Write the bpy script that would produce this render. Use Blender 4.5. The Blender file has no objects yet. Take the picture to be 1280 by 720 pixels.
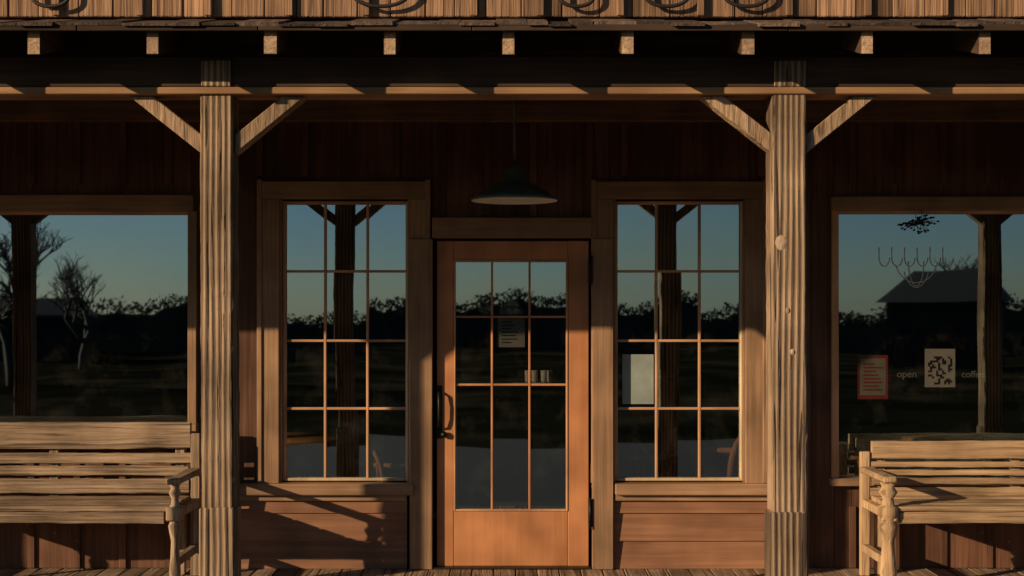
import bpy, bmesh, math, random
from mathutils import Vector, Matrix, Euler
random.seed(7)
R=random.uniform
S=bpy.context.scene
F=1716.0; HZ=398.0; CH=1.6; CD=8.8
# ---- helpers converting measured image coordinates of the reference into metres on a plane at distance D from the lens
def X(px,D=CD): return (px-640)*D/F
def Z(py,D=CD): return CH+(HZ-py)*D/F

# ------------------------------------------------------------------ materials
def newmat(name):
    m=bpy.data.materials.new(name); m.use_nodes=True
    nt=m.node_tree
    return m,nt,nt.nodes,nt.links,nt.nodes['Principled BSDF']
def ramp(N,stops):
    r=N.new('ShaderNodeValToRGB')
    e=r.color_ramp.elements
    while len(e)<len(stops): e.new(0.5)
    for i,(p,c) in enumerate(stops):
        e[i].position=p; e[i].color=(c[0],c[1],c[2],1)
    return r
def wood(name,dark,light,axis=2,grain=26,stretch=.05,island=.3,bump=.35,rough=.8,rings=0.0,crack=0.0,contrast=(.3,.7),dist=.02,detail=3,cw=(.36,.43),blotch=.68):
    m,nt,N,L,B=newmat(name)
    tc=N.new('ShaderNodeTexCoord'); geo=N.new('ShaderNodeNewGeometry')
    off=N.new('ShaderNodeVectorMath'); off.operation='SCALE'; off.inputs[0].default_value=(7.3,11.9,5.1)
    L.new(geo.outputs['Random Per Island'],off.inputs['Scale'])
    add=N.new('ShaderNodeVectorMath'); add.operation='ADD'
    L.new(tc.outputs['Object'],add.inputs[0]); L.new(off.outputs[0],add.inputs[1])
    mp=N.new('ShaderNodeMapping'); s=[1,1,1]; s[axis]=stretch
    mp.inputs['Scale'].default_value=s; L.new(add.outputs[0],mp.inputs['Vector'])
    n1=N.new('ShaderNodeTexNoise'); n1.inputs['Scale'].default_value=grain; n1.inputs['Detail'].default_value=detail
    n1.inputs['Roughness'].default_value=.68; n1.inputs['Distortion'].default_value=.3
    L.new(mp.outputs[0],n1.inputs['Vector'])
    val=n1.outputs['Fac']
    if rings>0:
        mpr=N.new('ShaderNodeMapping'); s=[1,1,1]; s[axis]=stretch*3.2
        mpr.inputs['Scale'].default_value=s; L.new(add.outputs[0],mpr.inputs['Vector'])
        w=N.new('ShaderNodeTexWave'); w.wave_type='BANDS'; w.bands_direction='X' if axis!=0 else 'Z'
        w.inputs['Scale'].default_value=grain*.24; w.inputs['Distortion'].default_value=6.5; w.inputs['Detail'].default_value=2
        w.inputs['Detail Scale'].default_value=.28
        L.new(mpr.outputs[0],w.inputs['Vector'])
        mx=N.new('ShaderNodeMix'); mx.data_type='FLOAT'; mx.inputs[0].default_value=rings
        L.new(val,mx.inputs[2]); L.new(w.outputs['Fac'],mx.inputs[3]); val=mx.outputs[0]
    r=ramp(N,[(contrast[0],dark),(contrast[1],light)]); L.new(val,r.inputs[0])
    n2=N.new('ShaderNodeTexNoise'); n2.inputs['Scale'].default_value=2.8; n2.inputs['Detail'].default_value=2
    L.new(add.outputs[0],n2.inputs['Vector'])
    mr=N.new('ShaderNodeMapRange'); mr.inputs[1].default_value=.3; mr.inputs[2].default_value=.7
    mr.inputs[3].default_value=blotch; mr.inputs[4].default_value=1.2; L.new(n2.outputs['Fac'],mr.inputs[0])
    mi=N.new('ShaderNodeMapRange'); mi.inputs[3].default_value=1-island; mi.inputs[4].default_value=1+island
    L.new(geo.outputs['Random Per Island'],mi.inputs[0])
    mu=N.new('ShaderNodeMath'); mu.operation='MULTIPLY'; L.new(mr.outputs[0],mu.inputs[0]); L.new(mi.outputs[0],mu.inputs[1])
    fac=mu.outputs[0]
    h=val
    if crack>0:
        mp2=N.new('ShaderNodeMapping'); s=[1,1,1]; s[axis]=stretch*.6; mp2.inputs['Scale'].default_value=s
        L.new(add.outputs[0],mp2.inputs['Vector'])
        n3=N.new('ShaderNodeTexNoise'); n3.inputs['Scale'].default_value=grain*.8; n3.inputs['Detail'].default_value=2
        n3.inputs['Distortion'].default_value=1.2
        L.new(mp2.outputs[0],n3.inputs['Vector'])
        c=N.new('ShaderNodeMapRange'); c.inputs[1].default_value=cw[0]; c.inputs[2].default_value=cw[1]
        c.inputs[3].default_value=1-crack; c.inputs[4].default_value=1; L.new(n3.outputs['Fac'],c.inputs[0])
        m2=N.new('ShaderNodeMath'); m2.operation='MULTIPLY'; L.new(fac,m2.inputs[0]); L.new(c.outputs[0],m2.inputs[1]); fac=m2.outputs[0]
        m3=N.new('ShaderNodeMath'); m3.operation='MULTIPLY'; L.new(val,m3.inputs[0]); L.new(c.outputs[0],m3.inputs[1]); h=m3.outputs[0]
    vm=N.new('ShaderNodeVectorMath'); vm.operation='SCALE'; L.new(r.outputs[0],vm.inputs[0]); L.new(fac,vm.inputs['Scale'])
    L.new(vm.outputs[0],B.inputs['Base Color'])
    B.inputs['Roughness'].default_value=rough
    B.inputs['Specular IOR Level'].default_value=.2
    bp=N.new('ShaderNodeBump'); bp.inputs['Strength'].default_value=bump; bp.inputs['Distance'].default_value=dist
    L.new(h,bp.inputs['Height']); L.new(bp.outputs[0],B.inputs['Normal'])
    return m
def plain(name,col,rough=.6,metal=0,var=.2,scale=8,bump=.1):
    m,nt,N,L,B=newmat(name)
    tc=N.new('ShaderNodeTexCoord'); n=N.new('ShaderNodeTexNoise'); n.inputs['Scale'].default_value=scale; n.inputs['Detail'].default_value=3
    L.new(tc.outputs['Object'],n.inputs['Vector'])
    r=ramp(N,[(.3,[c*(1-var) for c in col]),(.7,[min(1,c*(1+var)) for c in col])]); L.new(n.outputs['Fac'],r.inputs[0])
    L.new(r.outputs[0],B.inputs['Base Color']); B.inputs['Roughness'].default_value=rough; B.inputs['Metallic'].default_value=metal
    if bump>0:
        bp=N.new('ShaderNodeBump'); bp.inputs['Strength'].default_value=bump; bp.inputs['Distance'].default_value=.01
        L.new(n.outputs['Fac'],bp.inputs['Height']); L.new(bp.outputs[0],B.inputs['Normal'])
    return m

M={}
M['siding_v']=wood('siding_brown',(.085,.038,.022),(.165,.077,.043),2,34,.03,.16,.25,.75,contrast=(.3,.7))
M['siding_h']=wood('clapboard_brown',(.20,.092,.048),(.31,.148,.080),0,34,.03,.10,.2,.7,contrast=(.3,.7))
M['trim_v']=wood('trim_tan_vertical',(.23,.128,.068),(.37,.215,.12),2,40,.025,.08,.2,.6,contrast=(.3,.7))
M['trim_h']=wood('trim_tan_horizontal',(.23,.128,.068),(.37,.215,.12),0,40,.025,.08,.2,.6,contrast=(.3,.7))
M['orange_v']=wood('sash_orange_vertical',(.44,.22,.11),(.60,.32,.165),2,30,.04,.06,.2,.5,contrast=(.2,.8))
M['orange_h']=wood('sash_orange_horizontal',(.44,.22,.11),(.60,.32,.165),0,30,.04,.06,.2,.5,contrast=(.2,.8))
M['door']=wood('door_orange_paint',(.41,.165,.068),(.53,.23,.10),2,26,.03,.05,.2,.45,contrast=(.2,.8),dist=.006)
M['sash_lit_edge']=wood('sash_lit_edge',(.50,.34,.19),(.68,.48,.29),2,24,.05,.06,.2,.5,contrast=(.2,.8))  # pale cream carries the sunlight on the window reveals in its colour
M['post']=wood('weathered_post',(.12,.074,.045),(.45,.30,.185),2,46,.04,.08,.75,.92,rings=.34,crack=.8,contrast=(.28,.70),detail=7,cw=(.34,.385),blotch=.6)
M['knot']=wood('knot_wood',(.22,.14,.085),(.52,.37,.24),2,30,.3,.1,.5,.85)
M['brace']=wood('weathered_brace',(.18,.112,.064),(.46,.30,.185),2,40,.12,.15,.5,.9,crack=.4)
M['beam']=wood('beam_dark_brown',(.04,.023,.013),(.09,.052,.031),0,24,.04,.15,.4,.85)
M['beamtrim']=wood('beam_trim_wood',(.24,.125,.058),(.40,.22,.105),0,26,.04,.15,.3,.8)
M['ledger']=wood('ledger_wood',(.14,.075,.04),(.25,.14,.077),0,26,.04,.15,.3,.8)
M['rafter']=wood('rafter_shaded',(.05,.03,.018),(.11,.065,.04),1,24,.06,.2,.4,.85)  # rafter sides coloured darker to hold the shade under the eave
M['rafter_end']=wood('rafter_lit_end',(.30,.185,.105),(.56,.37,.23),0,60,.6,.22,.5,.9)  # tail ends coloured paler than the sides, sunlight painted in
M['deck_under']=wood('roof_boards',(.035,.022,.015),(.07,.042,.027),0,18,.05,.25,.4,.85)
M['shingle']=wood('roof_shingles',(.05,.034,.025),(.17,.11,.075),1,30,.2,.6,.6,.95)
M['fascia']=wood('false_front_boards',(.18,.095,.052),(.38,.22,.125),2,34,.04,.32,.6,.85,crack=.4)
M['bench']=wood('bench_weathered',(.15,.096,.058),(.47,.325,.21),0,50,.03,.16,.6,.92,crack=.6,detail=7,cw=(.34,.39),blotch=.6,contrast=(.32,.66))
M['bench_v']=wood('bench_leg_weathered',(.18,.115,.07),(.48,.335,.215),2,40,.05,.15,.5,.9,crack=.4)
M['bench2']=wood('bench_light_wood',(.26,.155,.08),(.58,.38,.22),0,50,.03,.18,.5,.85,crack=.5,detail=6,cw=(.34,.39))
M['bench2_v']=wood('bench_light_leg',(.34,.20,.10),(.64,.43,.25),2,34,.06,.15,.5,.8,crack=.3)
M['floor']=wood('deck_planks',(.20,.13,.08),(.42,.29,.19),1,26,.05,.3,.5,.9,crack=.5)
M['metal']=plain('black_iron',(.02,.018,.016),.45,.8)
M['brass']=plain('dark_bronze',(.10,.07,.04),.4,.9)
M['lamp']=plain('lamp_enamel_green',(.09,.105,.085),.35,.3,.35,14)
M['lamp_in']=plain('lamp_enamel_inside',(.70,.66,.57),.4)
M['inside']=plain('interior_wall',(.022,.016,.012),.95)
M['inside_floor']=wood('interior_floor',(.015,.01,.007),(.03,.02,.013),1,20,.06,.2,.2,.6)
M['chair']=wood('chair_wood',(.34,.16,.065),(.52,.27,.12),2,20,.1,.1,.2,.5)
M['paper']=plain('paper_white',(.62,.60,.55),.7,0,.06,20,0)
M['paper2']=plain('paper_aged',(.36,.38,.33),.7,0,.12,9,0)
M['paperd']=plain('paper_shaded_green',(.24,.27,.235),.7,0,.18,7,0)
M['red']=plain('poster_red',(.42,.06,.04),.6,0,.1)
M['ink']=plain('poster_ink',(.04,.035,.035),.7)
M['decal']=plain('decal_frosted',(.13,.14,.135),.8,0,.3,30,0)
M['sign']=plain('sign_dark_metal',(.03,.022,.018),.5,.3)
M['bark']=plain('bark',(.03,.022,.016),.9)
M['leaf']=plain('leaf_dark_green',(.016,.020,.010),.95,0,.5,2)
M['barn']=wood('barn_boards',(.014,.011,.009),(.03,.024,.02),2,10,.05,.2,.3,.9)
M['barnroof']=plain('barn_roof',(.02,.02,.02),.9)
M['asphalt']=plain('asphalt',(.032,.031,.030),.95,0,.25,6)
M['concrete']=plain('concrete',(.09,.083,.075),.9,0,.3,4)
m,nt,N,L,B=newmat('dark_grass_ground')
tc=N.new('ShaderNodeTexCoord'); n=N.new('ShaderNodeTexNoise'); n.inputs['Scale'].default_value=.22; n.inputs['Detail'].default_value=6
L.new(tc.outputs['Object'],n.inputs['Vector']); r=ramp(N,[(.38,(.010,.011,.006)),(.52,(.022,.020,.011)),(.66,(.06,.046,.026))])
L.new(n.outputs['Fac'],r.inputs[0]); L.new(r.outputs[0],B.inputs['Base Color']); B.inputs['Roughness'].default_value=1; B.inputs['Specular IOR Level'].default_value=0
M['ground']=m
# glass : thin reflective tinted pane
def glassmat(name,refl,trans):
    m=bpy.data.materials.new(name); m.use_nodes=True; N=m.node_tree.nodes; L=m.node_tree.links
    N.clear(); out=N.new('ShaderNodeOutputMaterial'); mix=N.new('ShaderNodeMixShader')
    tr=N.new('ShaderNodeBsdfTransparent'); tr.inputs[0].default_value=trans
    gl=N.new('ShaderNodeBsdfGlossy'); gl.inputs['Roughness'].default_value=.015; gl.inputs['Color'].default_value=(.72,.90,1,1)
    fr=N.new('ShaderNodeFresnel'); fr.inputs[0].default_value=1.5
    ad=N.new('ShaderNodeMath'); ad.operation='ADD'; ad.inputs[1].default_value=refl; ad.use_clamp=True
    tc=N.new('ShaderNodeTexCoord'); n=N.new('ShaderNodeTexNoise'); n.inputs['Scale'].default_value=1.8; n.inputs['Detail'].default_value=0
    L.new(tc.outputs['Object'],n.inputs['Vector'])
    bp=N.new('ShaderNodeBump'); bp.inputs['Strength'].default_value=.07; bp.inputs['Distance'].default_value=.02
    L.new(n.outputs['Fac'],bp.inputs['Height']); L.new(bp.outputs[0],gl.inputs['Normal'])
    L.new(fr.outputs[0],ad.inputs[0]); L.new(ad.outputs[0],mix.inputs[0])
    L.new(tr.outputs[0],mix.inputs[1]); L.new(gl.outputs[0],mix.inputs[2])
    df=N.new('ShaderNodeBsdfDiffuse'); df.inputs[0].default_value=(.30,.27,.22,1)
    nd=N.new('ShaderNodeTexNoise'); nd.inputs['Scale'].default_value=3.5; nd.inputs['Detail'].default_value=4; nd.inputs['Roughness'].default_value=.7
    L.new(tc.outputs['Object'],nd.inputs['Vector'])
    mr=N.new('ShaderNodeMapRange'); mr.inputs[1].default_value=.5; mr.inputs[2].default_value=.85; mr.inputs[3].default_value=.001; mr.inputs[4].default_value=.06
    L.new(nd.outputs['Fac'],mr.inputs[0])
    mix2=N.new('ShaderNodeMixShader'); L.new(mr.outputs[0],mix2.inputs[0]); L.new(mix.outputs[0],mix2.inputs[1]); L.new(df.outputs[0],mix2.inputs[2])
    L.new(mix2.outputs[0],out.inputs[0])
    return m
M['glass']=glassmat('window_glass',.36,(.62,.58,.54,1))

# ------------------------------------------------------------------ mesh helpers
def empty(name,loc=(0,0,0)):
    e=bpy.data.objects.new(name,None); S.collection.objects.link(e); e.location=loc; e.empty_display_size=.2; return e
class MB:
    def __init__(s): s.bm=bmesh.new()
    def box(s,x0,x1,y0,y1,z0,z1,bev=.004,mat=None,jit=0,mi=0):
        if x1<x0:x0,x1=x1,x0
        if y1<y0:y0,y1=y1,y0
        if z1<z0:z0,z1=z1,z0
        vs=[]
        for x in(x0,x1):
            for y in(y0,y1):
                for z in(z0,z1):
                    v=Vector((x+R(-jit,jit),y+R(-jit,jit),z+R(-jit,jit)))
                    if mat is not None: v=mat@v
                    vs.append(s.bm.verts.new(v))
        a=vs; q=[(0,1,3,2),(4,6,7,5),(0,4,5,1),(2,3,7,6),(0,2,6,4),(1,5,7,3)]
        fs=[s.bm.faces.new([a[i] for i in f]) for f in q]
        for f in fs: f.material_index=mi
        if bev>0:
            bev=min(bev,.3*min(x1-x0,y1-y0,z1-z0))
            es=list({e for f in fs for e in f.edges})
            bmesh.ops.bevel(s.bm,geom=es,offset=bev,segments=1,affect='EDGES',profile=.5)
        return s
    def plank(s,x0,x1,y0,y1,z0,z1,n=14,amp=.002):
        c=.007; hy=(y1-y0)/2; hz=(z1-z0)/2; c=min(c,hy*.5,hz*.5); cy=(y0+y1)/2; cz=(z0+z1)/2
        base=[(-hy+c,-hz),(hy-c,-hz),(hy,-hz+c),(hy,hz-c),(hy-c,hz),(-hy+c,hz),(-hy,hz-c),(-hy,-hz+c)]
        j=[0]*8; rings=[]
        for i in range(n+1):
            x=x0+(x1-x0)*i/n; rg=[]
            for k,(y,z) in enumerate(base):
                j[k]=j[k]*.6+R(-amp,amp); rg.append(s.bm.verts.new((x,cy+y+j[k]*.6,cz+z+j[k])))
            rings.append(rg)
        for a,b in zip(rings,rings[1:]):
            for k in range(8): s.bm.faces.new((a[k],a[(k+1)%8],b[(k+1)%8],b[k]))
        s.bm.faces.new(rings[0]); s.bm.faces.new(rings[-1])
    def quad(s,pts,mi=0):
        f=s.bm.faces.new([s.bm.verts.new(Vector(p)) for p in pts]); f.material_index=mi; return f
    def lathe(s,cx,cy,prof,n=20,mi=0,axis='z'):
        rings=[]
        for r,z in prof:
            rings.append([s.bm.verts.new((cx+r*math.cos(2*math.pi*i/n),cy+r*math.sin(2*math.pi*i/n),z)) for i in range(n)])
        for a,b in zip(rings,rings[1:]):
            for i in range(n):
                f=s.bm.faces.new((a[i],a[(i+1)%n],b[(i+1)%n],b[i])); f.material_index=mi; f.smooth=True
        for rg in(rings[0],rings[-1]):
            try: s.bm.faces.new(rg).material_index=mi
            except: pass
    def tube(s,pts,rad,n=8,mi=0):
        pts=[Vector(p) for p in pts]; rings=[]
        for i,p in enumerate(pts):
            t=(pts[min(i+1,len(pts)-1)]-pts[max(i-1,0)]).normalized()
            u=t.cross(Vector((.13,.95,.2))).normalized(); w=t.cross(u)
            r=rad[i] if isinstance(rad,(list,tuple)) else rad
            rings.append([s.bm.verts.new(p+u*r*math.cos(2*math.pi*k/n)+w*r*math.sin(2*math.pi*k/n)) for k in range(n)])
        for a,b in zip(rings,rings[1:]):
            for k in range(n):
                f=s.bm.faces.new((a[k],a[(k+1)%n],b[(k+1)%n],b[k])); f.smooth=True; f.material_index=mi
        for rg in(rings[0],rings[-1]): s.bm.faces.new(rg).material_index=mi
    def obj(s,name,mats,parent=None):
        bmesh.ops.recalc_face_normals(s.bm,faces=s.bm.faces)
        me=bpy.data.meshes.new(name); s.bm.to_mesh(me); s.bm.free()
        for m in (mats if isinstance(mats,list) else [mats]): me.materials.append(M[m])
        o=bpy.data.objects.new(name,me); S.collection.objects.link(o)
        if parent:
            o.parent=parent; o.matrix_parent_inverse=Matrix.Translation(-parent.location)
        return o
def text(name,body,size,loc,mat,parent=None,ext=.002,bold=0,rot=(math.pi/2,0,0),align='CENTER',sx=1):
    c=bpy.data.curves.new(name,'FONT'); c.body=body; c.size=size; c.extrude=ext; c.offset=bold; c.align_x=align
    o=bpy.data.objects.new(name,c); S.collection.objects.link(o)
    bpy.context.view_layer.update()
    dg=bpy.context.evaluated_depsgraph_get()
    me=bpy.data.meshes.new_from_object(o.evaluated_get(dg))
    bpy.data.objects.remove(o)
    me.transform(Matrix.Translation(loc)@Euler(rot).to_matrix().to_4x4()@Matrix.Diagonal((sx,1,1,1)))
    me.materials.clear(); me.materials.append(M[mat])
    o=bpy.data.objects.new(name,me); S.collection.objects.link(o)
    if parent: o.parent=parent
    return o

# ------------------------------------------------------------------ building
B0=empty('storefront_building')
XL,XR=-9.5,8.0; ZT=4.6
bigL=(X(-190),X(240),Z(534),Z(255))
winL=(X(346),X(518),Z(606),Z(244))
dor=(X(540),X(742),-.02,Z(294))
winR=(X(762),X(936),Z(606),Z(244))
bigR=(X(1043),X(1450),Z(603),Z(255))
ops=[bigL,winL,dor,winR,bigR]
def cols(a,b,ops,step,jitter=0):
    e=[a]
    x=a
    while x<b-1e-6:
        x=min(b,x+step+R(-jitter,jitter)); e.append(x)
    cuts=sorted({c for o in ops for c in o[:2] if a<c<b})
    out=[]
    for p,q in zip(e,e[1:]):
        pts=[p]+[c for c in cuts if p+.001<c<q-.001]+[q]
        out+=list(zip(pts,pts[1:]))
    return out
def zints(x0,x1,z0,z1,ops):
    iv=[(z0,z1)]; mid=(x0+x1)/2
    for o in ops:
        if o[0]<mid<o[1]:
            n=[]
            for a,b in iv:
                if o[2]>a: n.append((a,min(b,o[2])))
                if o[3]<b: n.append((max(a,o[3]),b))
            iv=[t for t in n if t[1]-t[0]>.01]
    return iv
hz=(X(292),X(968)); hzt=Z(612)
hop=ops+[(hz[0],hz[1],-.05,hzt)]
mb=MB()
for a,b in cols(XL,XR,hop,.292):
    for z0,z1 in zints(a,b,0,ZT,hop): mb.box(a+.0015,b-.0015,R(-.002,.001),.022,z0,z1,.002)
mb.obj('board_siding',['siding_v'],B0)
mb=MB()
x=XL+.292
while x<XR-.1:
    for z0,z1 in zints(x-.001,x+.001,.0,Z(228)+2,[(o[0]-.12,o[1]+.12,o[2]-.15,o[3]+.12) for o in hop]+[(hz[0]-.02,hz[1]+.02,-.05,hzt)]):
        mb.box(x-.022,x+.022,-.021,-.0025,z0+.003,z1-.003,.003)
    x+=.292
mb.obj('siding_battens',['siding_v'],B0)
mb=MB()
h=.178
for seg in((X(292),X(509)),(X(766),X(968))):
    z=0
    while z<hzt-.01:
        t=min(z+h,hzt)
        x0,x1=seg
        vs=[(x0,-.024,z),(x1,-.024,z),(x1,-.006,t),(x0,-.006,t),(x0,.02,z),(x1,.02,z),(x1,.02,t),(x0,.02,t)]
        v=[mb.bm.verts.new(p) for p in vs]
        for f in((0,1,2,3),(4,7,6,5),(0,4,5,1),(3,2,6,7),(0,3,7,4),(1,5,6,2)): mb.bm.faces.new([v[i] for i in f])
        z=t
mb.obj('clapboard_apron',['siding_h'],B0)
mb=MB()
for a,b in cols(XL,XR,ops,50):
    for z0,z1 in zints(a,b,-.3,ZT,ops): mb.box(a,b,.024,.14,z0,z1,0)
mb.box(XL,XL+.1,.14,7,-.3,ZT,0); mb.box(XR-.1,XR,.14,7,-.3,ZT,0); mb.box(XL,XR,7,7.1,-.3,ZT,0)
mb.box(XL,XR,-.03,7.13,ZT,ZT+.1,0); mb.box(XL+.1,XR-.1,.14,7,3.0,3.1,0)
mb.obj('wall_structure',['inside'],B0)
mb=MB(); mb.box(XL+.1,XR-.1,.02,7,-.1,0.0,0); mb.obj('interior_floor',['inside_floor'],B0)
# deck
mb=MB(); x=XL
while x<XR:
    w=.138; mb.box(x+.003,x+w-.003,-2.85,.018,-.04+R(-.002,.002),R(-.0025,.0005)-.002,.004); x+=w
mb.obj('porch_deck',['floor'],B0)
mb=MB(); mb.box(XL,XR,-2.8,-2.76,-.22,-.045,.004); mb.box(XL,XR,-3.2,-2.81,-.32,-.13,.01); mb.obj('porch_step',['concrete'],B0)

tv=MB(); th=MB()
def casing(x0,x1,z0,z1,wl,wr,wt,y0=-.035,y1=.03):
    tv.box(x0,x0+wl,y0,y1,z0,z1-wt-.0005,.004); tv.box(x1-wr,x1,y0,y1,z0,z1-wt-.0005,.004)
    th.box(x0-.004,x1+.004,y0-.006,y1,z1-wt,z1,.005)
casing(X(325),X(536),Z(604),Z(227),X(350)-X(325),X(536)-X(512),Z(227)-Z(249))
th.box(X(296),X(517),-.095,.03,Z(617),Z(603),.006)
th.box(X(296)+.02,X(509),-.045,-.026,Z(625),Z(617)-.001,.003)
casing(X(741),X(956),Z(604),Z(227),X(766)-X(741),X(956)-X(931),Z(227)-Z(249))
th.box(X(768),X(960),-.095,.03,Z(617),Z(603),.006)
th.box(X(768),X(958),-.045,-.026,Z(625),Z(617)-.001,.003)
for a,b in((350,512),(766,931)):
    tv.box(X(a)-.004,X(a)+.014,-.012,.04,Z(603),Z(249)+.002,.003); tv.box(X(b)-.010,X(b)+.004,-.012,.04,Z(603),Z(249)+.002,.003)
for a in(325,741): tv.box(X(a)-.012,X(a)+.02,-.048,-.02,Z(603),Z(225),.004)
for a in(536,956): tv.box(X(a)-.02,X(a)+.012,-.048,-.02,Z(603),Z(225),.004)
tv.box(X(513),X(541),-.058,.03,0.0,Z(299),.004); tv.box(X(740),X(766),-.058,.03,0.0,Z(299),.004)
th.box(X(538)+.014,X(739)-.0,-.058,.03,Z(298),Z(276),.004)
th.box(X(538)+.014,X(739)-.0,-.075,-.03,Z(279),Z(273),.004)
th.box(X(-215),X(243),-.04,.03,Z(264),Z(244),.005); tv.box(X(236),X(247),-.034,.05,Z(533),Z(264)-.001,.004)
tv.box(X(-215),X(-190),-.034,.05,Z(533),Z(264)-.001,.004); th.box(X(-215),X(249),-.08,.05,Z(540),Z(529),.004)
th.box(X(1038),X(1465),-.04,.03,Z(263),Z(246),.005)
tv.box(X(1450),X(1465),-.034,.05,Z(600),Z(263)-.001,.004); th.box(X(1036),X(1465),-.075,.05,Z(606),Z(597),.004)
tv.obj('casing_vertical',['trim_v'],B0); th.obj('casing_horizontal',['trim_h'],B0)
mb=MB(); mb.box(X(1039),X(1047),-.034,.05,Z(597),Z(263)-.001,.003); mb.obj('picture_window_jamb',['orange_v'],B0)
mb=MB(); mb.box(X(-190),X(236),-.01,.05,Z(268),Z(264)-.001,.002); mb.box(X(1047),X(1450),-.01,.05,Z(267),Z(263)-.001,.002); mb.obj('picture_window_head',['orange_h'],B0)
mb=MB()
for a in(507.5,925.5): mb.box(X(a),X(a+3),.002,.03,Z(601),Z(252),.002)  # added pale strips painting the sunlit reveal along right and bottom edges
for a,b in((355,507),(770,925)): mb.box(X(a),X(b),.003,.03,Z(601),Z(597.5),.002)
mb.obj('sash_lit_strips',['sash_lit_edge'],B0)

glass=MB()
def panes(x0,x1,z0,z1,xs,zs,yg,tilt=.0025):
    ex=[x0]+xs+[x1]; ez=[z0]+zs+[z1]
    for a,b in zip(ex,ex[1:]):
        for c,d in zip(ez,ez[1:]):
            ta=R(-tilt,tilt)*(b-a); tb=R(-tilt,tilt)*(d-c)
            glass.quad([(a,yg-ta-tb,c),(b,yg+ta-tb,c),(b,yg+ta+tb,d),(a,yg-ta+tb,d)])
def sash(name,x0,x1,z0,z1,xs,zs,y0,y1,fw,mw,mv,mh,parent,bot=None):
    v=MB();h=MB(); bot=bot or fw
    v.box(x0,x0+fw,y0,y1,z0,z1); v.box(x1-fw,x1,y0,y1,z0,z1)
    h.box(x0+fw,x1-fw,y0+.001,y1,z1-fw,z1-.0005); h.box(x0+fw,x1-fw,y0+.001,y1,z0+.0005,z0+bot)
    for x in xs: v.box(x-mw/2,x+mw/2,y0+.004,y1-.004,z0+bot-.001,z1-fw+.001,.003)
    xx=[x0+fw]+xs+[x1-fw]
    for z in zs:
        for i,(a,b) in enumerate(zip(xx,xx[1:])):
            aa=a if i==0 else a+mw/2; bb=b if i==len(xx)-2 else b-mw/2
            h.box(aa-.001,bb+.001,y0+.0065,y1-.006,z-mw/2,z+mw/2,.003)
    v.obj(name+'_stiles',[mv],parent); h.obj(name+'_rails',[mh],parent)
    panes(x0+fw*.5,x1-fw*.5,z0+bot*.5,z1-fw*.5,xs,zs,y0+.022)
sash('left_sash',X(353),X(511),Z(602),Z(251),[X(406),X(459)],[Z(511),Z(426),Z(339)],.012,.05,.022,.016,'orange_v','orange_h',B0)
sash('right_sash',X(768),X(930),Z(602),Z(251),[X(821),X(875)],[Z(511),Z(426),Z(339)],.012,.05,.022,.016,'orange_v','orange_h',B0)
# door leaf
dy0,dy1=.0,.045
D=MB()
D.box(X(546),X(567),dy0,dy1,.012,Z(301)); D.box(X(710),X(736),dy0,dy1,.012,Z(301))
D.box(X(567),X(710),dy0+.0015,dy1,Z(325),Z(301)-.0005); D.box(X(567),X(710),dy0+.0015,dy1,.0125,Z(639))
for x in(615,662): D.box(X(x)-.007,X(x)+.007,dy0+.006,dy1-.006,Z(639)-.001,Z(325)+.001,.003)
for z in(396,481):
    for a,b in((567,615),(615,662),(662,710)):
        D.box(X(a)+(.007 if a>567 else 0)-.001,X(b)-(.007 if b<710 else 0)+.001,dy0+.0085,dy1-.008,Z(z)-.007,Z(z)+.007,.003)
D.obj('door_leaf',['door'],B0)
D=MB()
for a,b,c,d in((567,569.5,639,325),(707.5,710,639,325)): D.box(X(a),X(b),dy0-.006,dy0+.02,Z(c),Z(d),.003)
D.box(X(569.5),X(707.5),dy0-.005,dy0+.02,Z(639),Z(636.5),.003); D.box(X(569.5),X(707.5),dy0-.005,dy0+.02,Z(327.5),Z(325),.003)
D.obj('door_glazing_bead',['orange_v'],B0)
panes(X(566),X(711),Z(640),Z(324),[X(615),X(662)],[Z(481),Z(396)],dy0+.02)
D=MB(); D.box(X(541)+.0005,X(739),-.05,.06,.0,.012,.003); D.obj('door_threshold',['brass'],B0)
H=MB()
H.box(X(545),X(553),-.008,.002,Z(548),Z(482),.003)
H.tube([(X(548.5),-.012,Z(488)),(X(549),-.05,Z(492)),(X(549.5),-.06,Z(505)),(X(549.5),-.058,Z(520)),(X(549),-.045,Z(532)),(X(548.5),-.008,Z(536))],[.007,.009,.010,.010,.009,.007],10)
H.lathe(0,0,[(.002,0),(.018,.004),(.022,.02),(.017,.035),(.004,.04)],16)
bm=H.bm; vs=[v for v in bm.verts if abs(v.co.x)<.03 and abs(v.co.y)<.03 and -.001<v.co.z<.041]
for v in vs:
    x,y,z=v.co; v.co=Vector((X(555)+x,-.045+ (.04-z),Z(543)+y))
for z in(338,640):
    H.box(X(735),X(740),-.066,.0,Z(z+17),Z(z-17),.003)
    H.tube([(X(737),-.068,Z(z+19)),(X(737),-.068,Z(z-19))],.008,8)
H.obj('door_hardware',['metal'],B0)
panes(X(-190),X(236),Z(531),Z(265),[],[],.03,.0004)
panes(X(1046),X(1450),Z(600),Z(264),[],[],.03,.0004)
glass.obj('window_glass_panes',['glass'],B0)

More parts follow.
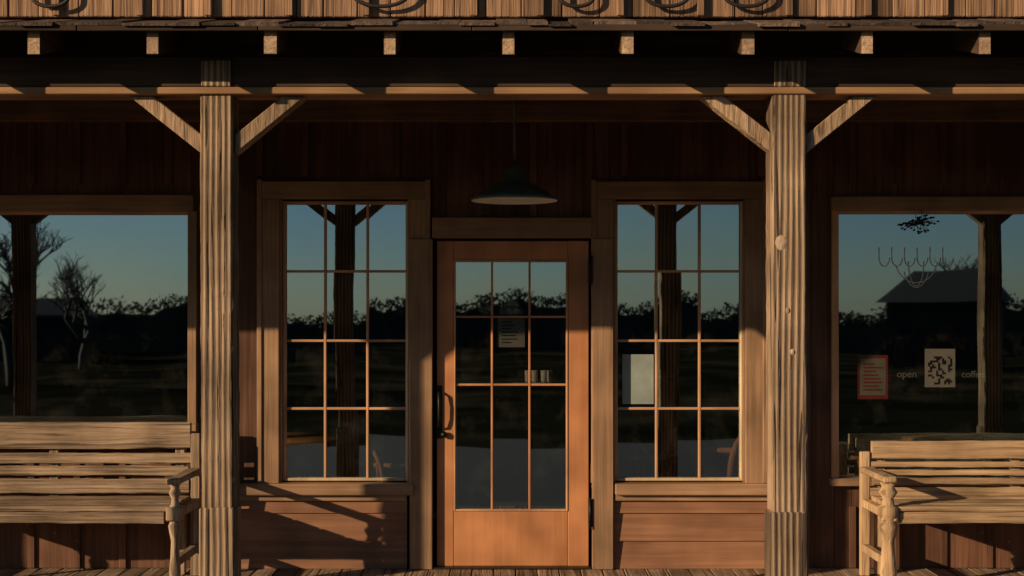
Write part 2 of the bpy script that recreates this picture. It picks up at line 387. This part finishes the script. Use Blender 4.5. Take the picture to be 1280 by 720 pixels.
# porch roof
PY=-2.4; EY=-2.81; DP=CD+PY; DE=CD+EY
sl=.27
def rz(y,base): return base+(y-EY)*sl
rb=Z(68,DE); rt=Z(38,DE)
mb=MB()
sp=149/F*DE; i=-17
while i*sp<7.9:
    cx=X(637,DE)+i*sp+R(-.006,.006)
    if cx>XL+.1:
        w=.029+R(-.002,.002); e=EY+R(-.012,.012)
        v=[mb.bm.verts.new(p) for p in[(cx-w,e,rb),(cx+w,e,rb),(cx+w,e,rt),(cx-w,e,rt),(cx-w,-.02,rz(-.02,rb)),(cx+w,-.02,rz(-.02,rb)),(cx+w,-.02,rz(-.02,rt)),(cx-w,-.02,rz(-.02,rt))]]
        fs=[mb.bm.faces.new([v[k] for k in f]) for f in((0,1,2,3),(4,7,6,5),(0,4,5,1),(3,2,6,7),(0,3,7,4),(1,5,6,2))]
        fs[0].material_index=1
        bmesh.ops.bevel(mb.bm,geom=list({e for f in fs for e in f.edges}),offset=.003,segments=1,affect='EDGES')
    i+=1
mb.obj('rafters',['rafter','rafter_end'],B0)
mb=MB()
y=EY-.03
while y<-.03:
    y2=min(y+.145,-.02)
    z0=rz(y,rt)+.001; z1=rz(y2,rt)+.001
    v=[mb.bm.verts.new(p) for p in[(XL,y+.002,z0),(XR,y+.002,z0),(XR,y+.002,z0+.02),(XL,y+.002,z0+.02),(XL,y2,z1),(XR,y2,z1),(XR,y2,z1+.02),(XL,y2,z1+.02)]]
    for f in((0,1,2,3),(4,7,6,5),(0,4,5,1),(3,2,6,7),(0,3,7,4),(1,5,6,2)): mb.bm.faces.new([v[k] for k in f])
    y=y2
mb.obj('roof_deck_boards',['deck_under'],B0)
mb=MB()
for row in range(0,7):
    x=XL-R(0,.1)
    y=EY-.05+row*.42
    while x<XR:
        w=R(.09,.2); t=R(.008,.018); j=R(-.02,.02) if row==0 else R(-.01,.01)
        zb=rz(y+j,rt)+.0225+ (0 if row==0 else .004); L2=.50
        Mx=Matrix.Translation((x,y+j,zb+ (R(-.002,.005))))@Matrix.Rotation(math.atan(sl)-.02,4,'X')
        mb.box(.001,w-.002,0,L2 if y+L2<-.05 else -.05-y,0,t,0,Mx)
        x+=w
mb.obj('roof_shingles',['shingle'],B0)
mb=MB(); x=XL
while x<XR:
    w=R(.5,1.6); mb.box(x,min(x+w,XR)-.003,EY-.045,EY-.031,rt-.010,rt+.018,.003,None,.0015); x+=w
mb.obj('eave_drip_board',['deck_under'],B0)
bz1=Z(70,DP-.08); bz0=Z(109,DP-.08); by0=PY-.08; by1=PY+.08
mb=MB()
mb.box(XL,XR,by0,by1,bz0,bz1,.006)
mb.box(XL,XR,by0+.03,by1-.03,bz1+.002,rz(PY,rt)-.01,.004)
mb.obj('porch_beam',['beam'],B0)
mb=MB(); mb.box(XL,XR,by0-.012,by1+.012,Z(118,DP-.08),bz0-.001,.004); mb.obj('beam_bottom_trim',['beamtrim'],B0)
mb=MB(); mb.box(XL,XR,-.06,-.0035,Z(153),Z(153)+.25,.004); mb.obj('roof_ledger',['ledger'],B0)
# false front
mb=MB(); x=XL
while x<XR:
    w=R(.11,.19); mb.box(x+.0015,x+w-.0015,-2.52+R(-.006,.004),-2.485,2.98,4.3,.004,None,.001); x+=w
x=XL
while x<XR:
    mb.box(x-.016,x+.016,-2.55,-2.528,2.98,4.28,.003); x+=R(.3,.5)
mb.box(XL,XR,-2.57,-2.4,4.3,4.36,.004); mb.box(XL,XR,-2.48,-2.44,3.0,4.3,0)
mb.obj('false_front',['fascia'],B0)

# posts
bottom=Z(118,DP-.08)
def post(px,name,w,seed):
    random.seed(seed)
    o=MB(); bm=o.bm; cx=X(px,DP-w/2); n=70; zt=bottom-.001
    hw=w/2; ch=.009; rings=[]
    jx=[0]*8
    base=[(-hw+ch,-hw),(hw-ch,-hw),(hw,-hw+ch),(hw,hw-ch),(hw-ch,hw),(-hw+ch,hw),(-hw,hw-ch),(-hw,-hw+ch)]
    for i in range(n+1):
        z=0+zt*i/n; ring=[]
        lean=.003*math.sin(z*1.7+px)
        for k,(x,y) in enumerate(base):
            jx[k]=jx[k]*.5+R(-.0014,.0014)
            ring.append(bm.verts.new((cx+x*(1+jx[k]/hw)+lean,PY+y*(1+jx[k]/hw),z)))
        rings.append(ring)
    for a,b in zip(rings,rings[1:]):
        for k in range(8): bm.faces.new((a[k],a[(k+1)%8],b[(k+1)%8],b[k]))
    bm.faces.new(rings[0]); bm.faces.new(rings[-1])
    o.box(cx-hw-.008,cx+hw+.006,PY-hw-.010,PY+hw+.010,.0,Z(634,DP)+R(-.01,.02),.008,None,.003)
    o.box(cx-hw+.006,cx+hw-.008,by0-.016,by0-.001,bz0+.001,Z(80,DP),.004,None,.002)
    o.obj(name,['post'],B0)
    k=MB()
    for sgn in(-1,1):
        zb=Z(193,DP)+R(-.008,.008); zt2=bottom; dx=.335+R(-.01,.01)
        x0=cx+sgn*hw
        hwid=.034
        a=x0; b=x0+sgn*dx; e=hwid*2/math.cos(math.atan2(zt2-zb,dx)); eh=hwid*2/math.sin(math.atan2(zt2-zb,dx))
        pts=[(a+sgn*.001,zb-.0),(b+sgn*.0,zt2-.001),(b-sgn*eh,zt2-.001),(a+sgn*.001,zb+e)]
        y0,y1=PY-.045,PY+.045
        f=[k.bm.verts.new((p[0],y0,p[1])) for p in pts]; g=[k.bm.verts.new((p[0],y1,p[1])) for p in pts]
        fs=[k.bm.faces.new(f),k.bm.faces.new(g[::-1])]
        for q in range(4): fs.append(k.bm.faces.new((f[q],g[q],g[(q+1)%4],f[(q+1)%4])))
        bmesh.ops.bevel(k.bm,geom=list({e for q in fs for e in q.edges}),offset=.004,segments=1,affect='EDGES')
    k.obj(name+'_braces',['brace'],B0)
for i,(px,w) in enumerate([(271-1432,.15),(271-716,.15),(271,.15),(987.5,.16),(987.5+716,.15)]):
    post(px,'porch_post_%d'%(i+1),w,i+40)
random.seed(8)
k=MB()
for px,py,r,q in((977,303,.03,1.25),(985,388,.011,1.6),(991,440,.012,1.3)):
    cx=X(px,DP-.085); cz=Z(py,DP-.085)
    ang=[i*math.pi*2/18 for i in range(18)]
    c=k.bm.verts.new((cx,PY-.0825,cz)); c2=[k.bm.verts.new((cx+math.cos(a)*r*.6*R(.9,1.1),PY-.084,cz+math.sin(a)*r*.6*q)) for a in ang]
    c3=[k.bm.verts.new((cx+math.cos(a)*r*R(.85,1.1),PY-.078,cz+math.sin(a)*r*q)) for a in ang]
    for i in range(18):
        j=(i+1)%18; k.bm.faces.new((c,c2[i],c2[j])).smooth=True; k.bm.faces.new((c2[i],c3[i],c3[j],c2[j])).smooth=True
k.obj('post_knots',['knot'],B0)

# thin wrought letters on the false front, only their feet reach into view
sg=empty('shop_sign'); mb=MB(); ys=-2.565; Ds=CD+ys
def su(px0,px1,zb_,zt_):
    a,b=X(px0,Ds),X(px1,Ds); c=(a+b)/2; r=(b-a)/2; q=min(r,.12)*.55
    pts=[(c+r*math.cos(math.radians(t)),ys,zb_+q+q*math.sin(math.radians(t))) for t in range(180,361,12)]
    pts=[(a,ys,zt_)]+pts+[(b,ys,zt_)]
    mb.tube(pts,.009,8)
zs=Z(8,Ds)
for a,b in((40,86),(440,512),(700,742),(806,862),(905,962)): su(a,b,zs,zs+.45)
mb.obj('letters',['sign'],sg)

# pendant lamp
DLm=7.6; ly=DLm-CD; lx=X(643,DLm); zb=Z(251,DLm)
lp=empty('pendant_lamp',(lx,ly,zb))
mb=MB()
prof=[(.240,0),(.238,.012),(.21,.03),(.165,.06),(.115,.088),(.07,.105),(.055,.115),(.053,.17),(.04,.19),(.016,.2),(.012,.215)]
mb.lathe(lx,ly,[(r,zb+z) for r,z in prof],40)
mb.tube([(lx,ly,zb+.21),(lx,ly,rz(ly,rt)-.02)],.007,8)
mb.lathe(lx,ly,[(.05,rz(ly,rt)-.04),(.05,rz(ly,rt)-.025),(.045,rz(ly,rt)+.0)],20)
mb.obj('shade_and_rod',['lamp'],lp)
mb=MB(); mb.lathe(lx,ly,[(.2375,zb-.001),(.2385,zb+.004),(.205,zb+.026),(.16,zb+.056),(.11,zb+.083),(.03,zb+.095)],40); mb.obj('shade_inner',['lamp_in'],lp)
mb=MB(); mb.lathe(lx,ly,[(.01,zb+.01),(.03,zb+.02),(.034,zb+.04),(.02,zb+.075),(.018,zb+.095)],16); mb.obj('bulb',['paper'],lp)

# ------------------------------------------------------------------ benches
def turned(mb,cx,cy,z0,z1,r,seed):
    prof=[(r*.8,z0),(r*.8,z0+.02),(r*.7,z0+.05),(r*1.0,z0+.12),(r*.8,z0+.2),(r*.66,z0+.3),(r*.95,z0+.35),(r*1.15,z0+.39),(r*.8,z0+.42),(r*1.15,z0+.45),(r*1.15,z0+.50)]
    h=z1-(z0+.5)
    prof+=[(r*.7,z0+.5+h*.1),(r*.6,z0+.5+h*.35),(r*1.05,z0+.5+h*.6),(r*.7,z0+.5+h*.8),(r*.9,z1)]
    mb.lathe(cx,cy,prof,18)
def bench(x0,x1,yb,yf,top,rows,mh,mv,legr,seat=(.45,.505),arm=.66,seed=1):
    random.seed(seed)
    e=empty('wooden_bench',((x0+x1)/2,(yb+yf)/2,0))
    h=MB(); v=MB()
    for a,b,t in rows:
        lean=(a-.45)*.06
        h.plank(x0+R(-.01,.01),x1+R(-.01,.01),yb-t/2+lean,yb+t/2+lean,b,a,26,.0025)
    for x in(x0+.07,x1-.07,(x0+x1)/2):
        v.box(x-.03,x+.03,yb+.045,yb+.09,0 if x!=(x0+x1)/2 else .4,top-.02,.005)
    ys=yb-.04; n=4; wd=(ys-yf)/n
    for i in range(n):
        y1=ys-i*wd; h.plank(x0-.01,x1+.01,y1-wd+.008,y1,seat[1]-.03,seat[1]+R(-.002,.002),26,.0018)
    h.plank(x0+.03,x1-.03,yf+.02,yf+.05,seat[0]-.045,seat[1]-.033,26,.0018)
    for x in(x0-.035,x1+.035):
        turned(v,x,yf+.03,0,arm-.02,legr,seed+3)
        v.box(x-.03,x+.03,yb-.0,yb+.04,0,top-.06,.006)
        v.box(x-.042,x+.042,yf-.03,yb+.0,arm-.02,arm+.018,.01,None,.002)
        v.box(x-.025,x+.025,yf+.06,yb-.002,seat[0]-.02,seat[0]+.03,.005)
        v.box(x-.022,x+.022,yf+.05,yb,.15,.2,.005)
        v.box(x-.045,x+.045,yf-.012,yf+.075,seat[0]-.03,seat[1]-.0,.008)
        v.box(x-.05,x+.05,yf-.02,yf+.085,0.0,.07,.008)
    h.obj('seat_and_back_slats',[mh],e); v.obj('legs_and_arms',[mv],e)
    return e
DB=8.5
zz=lambda p:Z(p,DB)
b1=bench(X(-110,DB),X(236,DB),-.28,-.82,zz(530),
  [(zz(529),zz(561),.045),(zz(567),zz(580),.025),(zz(583),zz(595),.025),(zz(599),zz(617),.03),(zz(621),zz(630),.025)],'bench','bench_v',.034,seed=11,arm=.655)
b2=bench(X(1090,DB),X(1460,DB),-.28,-.82,zz(553),
  [(zz(552),zz(574),.045),(zz(578),zz(585),.025),(zz(588),zz(595),.025),(zz(598),zz(606),.025),(zz(610),zz(622),.028)],'bench2','bench2_v',.052,seed=23,arm=.665)
random.seed(5)
# ------------------------------------------------------------------ things on / behind glass
def poster(name,px0,px1,py0,py1,y,mats,fn=None):
    e=empty(name)
    D_=CD+y
    mb=MB(); mb.box(X(px0,D_),X(px1,D_),y,y+.002,Z(py1,D_),Z(py0,D_),0); mb.obj('sheet',[mats],e)
    if fn: fn(e,D_,y)
    return e
def f_red(e,D_,y):
    mb=MB(); mb.box(X(1075,D_),X(1107,D_),y-.0015,y-.0005,Z(494,D_),Z(448,D_),0); mb.obj('print',['paper2'],e)
    mb=MB()
    for i in range(8):
        mb.box(X(1079,D_),X(1079+R(14,26),D_),y-.003,y-.002,Z(456+i*4.6,D_),Z(454+i*4.6,D_),0)
    mb.obj('text_lines',['red'],e)
poster('window_poster',1072,1110,444,499,.045,'red',f_red)
def f_qr(e,D_,y):
    mb=MB()
    for i in range(12):
        for j in range(14):
            if random.random()<.48 and not(i<3 and j<3): mb.box(X(1160+i*2.5,D_),X(1162.5+i*2.5,D_),y-.002,y-.001,Z(478-j*2.5,D_),Z(480.5-j*2.5,D_),0)
    mb.obj('code_pattern',['ink'],e)
poster('window_notice',1156,1194,436,484,.045,'paper',f_qr)
poster('paper_notice',778,817,443,505,.0300,'paperd')
def f_sm(e,D_,y):
    mb=MB()
    for i in range(7): mb.box(X(627,D_),X(630+R(8,20),D_),y-.002,y-.001,Z(403+i*4.3,D_),Z(401.6+i*4.3,D_),0)
    mb.obj('text_lines',['ink'],e)
poster('door_notice',622,656,398,434,.035,'paper2',f_sm)
e=empty('hanging_door_sign'); mb=MB()
mb.box(X(624),X(654),.034,.038,Z(393),Z(386),.001); mb.box(X(630),X(648),.034,.038,Z(385.5),Z(379),.001); mb.box(X(635),X(643),.034,.038,Z(378.5),Z(373),.001)
mb.tube([(X(626),.036,Z(386)),(X(639),.036,Z(362)),(X(652),.036,Z(386))],.002,5)
mb.obj('plaque_and_cord',['paper2'],e)
e=empty('window_lettering')
text('word_open','open',.065,(X(1136),.045,Z(472)),'paper2',e,.001,.0)
text('word_cafe','coffee',.06,(X(1219),.045,Z(472)),'paper2',e,.001,.0)
e=empty('cup_row'); mb=MB()
for px in(660,668,680,687): mb.lathe(X(px,8.95),.15,[(.012,Z(478,8.95)),(.02,Z(476,8.95)),(.022,Z(463,8.95)),(.02,Z(462.8,8.95)),(.017,Z(475,8.95))],12)
mb.box(X(570,8.95),X(708,8.95),.09,.22,Z(481,8.95),Z(478.2,8.95),.003)
mb.tube([(X(569,8.95),.15,0),(X(569,8.95),.15,Z(481,8.95))],.012,8); mb.tube([(X(709,8.95),.15,0),(X(709,8.95),.15,Z(481,8.95))],.012,8)
mb.obj('cups_on_stand',['paper'],e)
def ornament(pc,pz,s,mat):
    e=empty('window_ornament'); mb=MB()
    def arc(cx,cz,rx,rz_,a0,a1,r=.003,n=14):
        mb.tube([(cx+rx*math.cos(math.radians(a0+(a1-a0)*i/n)),.026,cz+rz_*math.sin(math.radians(a0+(a1-a0)*i/n))) for i in range(n+1)],r,5)
    for i in range(6):
        px=pc+(i-2.5)*16*s
        arc(X(px),Z(pz),.034*s,.055*s,180,360); mb.tube([(X(px)-.034*s,.026,Z(pz)),(X(px)-.034*s,.026,Z(pz-13*s))],.003,5)
    arc(X(pc),Z(pz-2),.14*s,.17*s,200,340); arc(X(pc),Z(pz-2),.09*s,.2*s,210,330); arc(X(pc),Z(pz+4),.05*s,.16*s,180,360)
    mb.obj('etched_lines',[mat],e)
ornament(1147,322,1,'paper')
e=empty('hanging_sprig'); mb=MB()
cx,cz=X(1150),Z(280)
for i in range(26):
    a=R(0,2*math.pi); l=R(.03,.11); dx=math.cos(a)*l; dz=math.sin(a)*l*.5
    mb.tube([(cx,-.03,cz),(cx+dx*.6,-.04+R(-.02,.02),cz+dz*.6+.01),(cx+dx,-.04,cz+dz)],[.003,.002,.001],4)
    p=Vector((cx+dx,-.04,cz+dz))
    mb.quad([p+Vector((-.012,0,0)),p+Vector((0,-.004,-.007)),p+Vector((.014,0,.002)),p+Vector((0,.004,.008))])
mb.tube([(cx,-.03,cz),(cx,-.038,Z(262))],.002,4)
mb.obj('twigs',['leaf'],e)

# interior furniture
def chair(x,y,rot,sc=1):
    e=empty('wooden_chair',(x,y,0)); mb=MB()
    mb.box(-.21,.21,-.2,.2,.41,.45,.01)
    for sx in(-1,1):
        for sy in(-1,1): mb.tube([(sx*.2,sy*.19,0),(sx*.17,sy*.16,.41)],[.014,.02],8)
    pts=[(.2*math.cos(math.radians(a)),.19+.03*math.sin(math.radians(a)),.45+.30*math.sin(math.radians(a))**.7 if 0<a<180 else .45) for a in range(0,181,12)]
    mb.tube(pts,.016,8)
    for i in range(-3,4): mb.tube([(i*.045,.18,.45),(i*.05,.215,.45+.29*math.sqrt(max(0,1-(i*.05/.2)**2)))],.008,6)
    pts=[(.25*math.cos(math.radians(a)),.05+.18*math.sin(math.radians(a)),.62) for a in range(-30,211,15)]
    mb.tube(pts,.016,8)
    for p in (pts[1],pts[-2]): mb.tube([(p[0]*.8,p[1],.45),p],.01,6)
    o=mb.obj('frame',['chair'],None); o.parent=e; e.rotation_euler=(0,0,rot); e.scale=(sc,sc,sc)
chair(.84,.42,2.6,1.12); chair(1.46,.40,-2.5,1.2); chair(-.82,.6,2.2)
chair(-2.9,1.2,.4); chair(2.6,1.0,.8)
def table(x,y):
    e=empty('cafe_table',(x,y,0)); mb=MB()
    mb.lathe(x,y,[(.01,.7),(.34,.7),(.35,.72),(.34,.74),(.01,.74)],30); mb.tube([(x,y,.02),(x,y,.7)],.03,10); mb.lathe(x,y,[(.2,0),(.2,.02),(.04,.05)],20)
    mb.obj('top_and_pedestal',['chair'],e)
table(-1.5,1.3); table(3.1,1.4)
e=empty('shop_counter'); mb=MB(); mb.box(-2.2,2.6,4.2,4.8,0,1.0,.01); mb.box(-2.25,2.65,4.15,4.85,1.002,1.05,.01)
mb.obj('counter',['inside'],e)

# ------------------------------------------------------------------ surroundings (seen in the reflections)
mb=MB(); mb.quad([(-600,-600,-.34),(600,-600,-.34),(600,600,-.34),(-600,600,-.34)]); mb.obj('ground',['ground'])
mb=MB(); mb.quad([(-200,-13,-.336),(200,-13,-.336),(200,-4.6,-.336),(-200,-4.6,-.336)]); mb.obj('road',['asphalt'])
mb=MB(); mb.box(-60,60,-4.6,-3.22,-.40,-.2,.02); mb.obj('pavement',['concrete'])
def bare_tree(x,y,h,seed):
    random.seed(seed); mb=MB()
    def br(p,d,l,r,lev):
        n=3; pts=[p]; q=p.copy(); dd=d.copy()
        for i in range(n):
            dd=(dd+Vector((R(-.18,.18),R(-.18,.18),R(-.04,.14)))).normalized(); q=q+dd*l/n; pts.append(q.copy())
        mb.tube(pts,[r*(1-.4*i/n) for i in range(n+1)],5 if lev<3 else 3)
        if lev>=6: return
        for k in range(3 if lev<5 else 2):
            f=R(.45,1); b=pts[-1] if k==0 else pts[min(n,max(1,int(f*n+.5)))]
            nd=(dd+Vector((R(-.9,.9),R(-.9,.9),R(-.2,.5)))).normalized()
            br(b,nd,l*R(.62,.8),r*.6,lev+1)
    br(Vector((x,y,-.36)),Vector((0,0,1)),h*.3,h*.038,0)
    mb.obj('bare_tree',['bark'])
def RX(px,Y): return (px-640)/F*(CD+Y)
bare_tree(RX(12,32),-32,6.2,3); bare_tree(RX(108,42),-42,5.4,9); bare_tree(RX(1222,60),-60,6.2,12)
random.seed(31)
mb=MB()
def hprof(x): return 2.5+.45*math.sin(x*.21+1)+.35*math.sin(x*.57)+.22*math.sin(x*1.31+2)+.1*math.sin(x*2.9)
n=300; prev=None
for i in range(n+1):
    x=-85+170*i/n; y=-72+1.2*math.sin(x*.4)
    h=hprof(x)*R(.72,.88)
    cur=[mb.bm.verts.new((x,y+.9,-.4)),mb.bm.verts.new((x,y+.5+R(-.2,.2),h*.7)),mb.bm.verts.new((x,y,h)),mb.bm.verts.new((x,y-.9,-.4))]
    if prev:
        for a in range(3): mb.bm.faces.new((prev[a],cur[a],cur[a+1],prev[a+1]))
    prev=cur
for _ in range(20000):
    x=R(-85,85); y=-72+1.2*math.sin(x*.4)+random.gauss(0,.9); hh=hprof(x+.3*math.sin(y*5))
    z=hh*(1-abs(random.gauss(0,.16)))+.10*random.gauss(0,1)
    s=R(.05,.17); p=Vector((x,y,z))
    a=Vector((R(-1,1),R(-1,1),R(-1,1))).normalized()*s; b=a.cross(Vector((R(-1,1),R(-1,1),R(-1,1)))).normalized()*s*.7
    mb.quad([p-a,p-b,p+a,p+b])
mb.obj('tree_line',['leaf'])
def barn(cx,cy,w,d,h,rh,rot):
    e=empty('barn',(cx,cy,0)); e.rotation_euler=(0,0,rot)
    x0,x1,y0,y1=-w/2,w/2,-d/2,d/2
    mb=MB(); mb.box(x0,x1,y0,y1,-.34,h,0)
    for i in range(3): mb.box(x0+(i+.3)*w/3,x0+(i+.7)*w/3,y1+.001,y1+.05,-.3,h*.6,.01)
    o=mb.obj('walls',['barn']); o.parent=e
    mb=MB(); ym=0
    v=[mb.bm.verts.new(p) for p in[(x0-.3,y0-.3,h-.1),(x0-.3,y1+.3,h-.1),(x0+.5,ym,h+rh),(x1+.3,y0-.3,h-.1),(x1+.3,y1+.3,h-.1),(x1-.5,ym,h+rh)]]
    for f in((0,1,2),(3,5,4),(0,3,4,1),(0,2,5,3),(1,4,5,2)): mb.bm.faces.new([v[k] for k in f])
    o=mb.obj('roof',['barnroof']); o.parent=e
barn(RX(25,54),-56,5.4,6,1.9,.8,-.3)
barn(RX(1205,46),-48,3.6,6,2.3,1.2,.50)

# ------------------------------------------------------------------ light
az=math.radians(54.4); k=.45; el=math.atan(k*math.cos(az))
Ld=Vector((-math.sin(az)*math.cos(el),-math.cos(az)*math.cos(el),math.sin(el)))
sd=bpy.data.lights.new('sun','SUN'); sd.energy=5.0; sd.angle=math.radians(.5); sd.color=(1,.77,.50)
so=bpy.data.objects.new('sun',sd); S.collection.objects.link(so); so.rotation_euler=Ld.to_track_quat('Z','Y').to_euler(); so.location=(-12,-9,6)
W=bpy.data.worlds.new('World'); S.world=W; W.use_nodes=True
N=W.node_tree.nodes; bg=N['Background']; sk=N.new('ShaderNodeTexSky'); sk.sky_type='NISHITA'; sk.sun_disc=False
sk.sun_elevation=el; sk.sun_rotation=math.atan2(Ld.x,Ld.y)%(2*math.pi)
sk.air_density=1.0; sk.dust_density=.2; sk.ozone_density=3.5
W.node_tree.links.new(sk.outputs[0],bg.inputs[0]); bg.inputs[1].default_value=.065

# ------------------------------------------------------------------ camera
c=bpy.data.cameras.new('camera'); c.sensor_width=36; c.lens=F/1280*36; c.shift_y=(HZ-360)/1280; c.clip_end=2000
co=bpy.data.objects.new('camera',c); S.collection.objects.link(co); co.location=(0,-CD,CH); co.rotation_euler=(math.pi/2,0,0)
S.camera=co
S.view_settings.view_transform='Standard'; S.view_settings.look='None'; S.view_settings.exposure=0
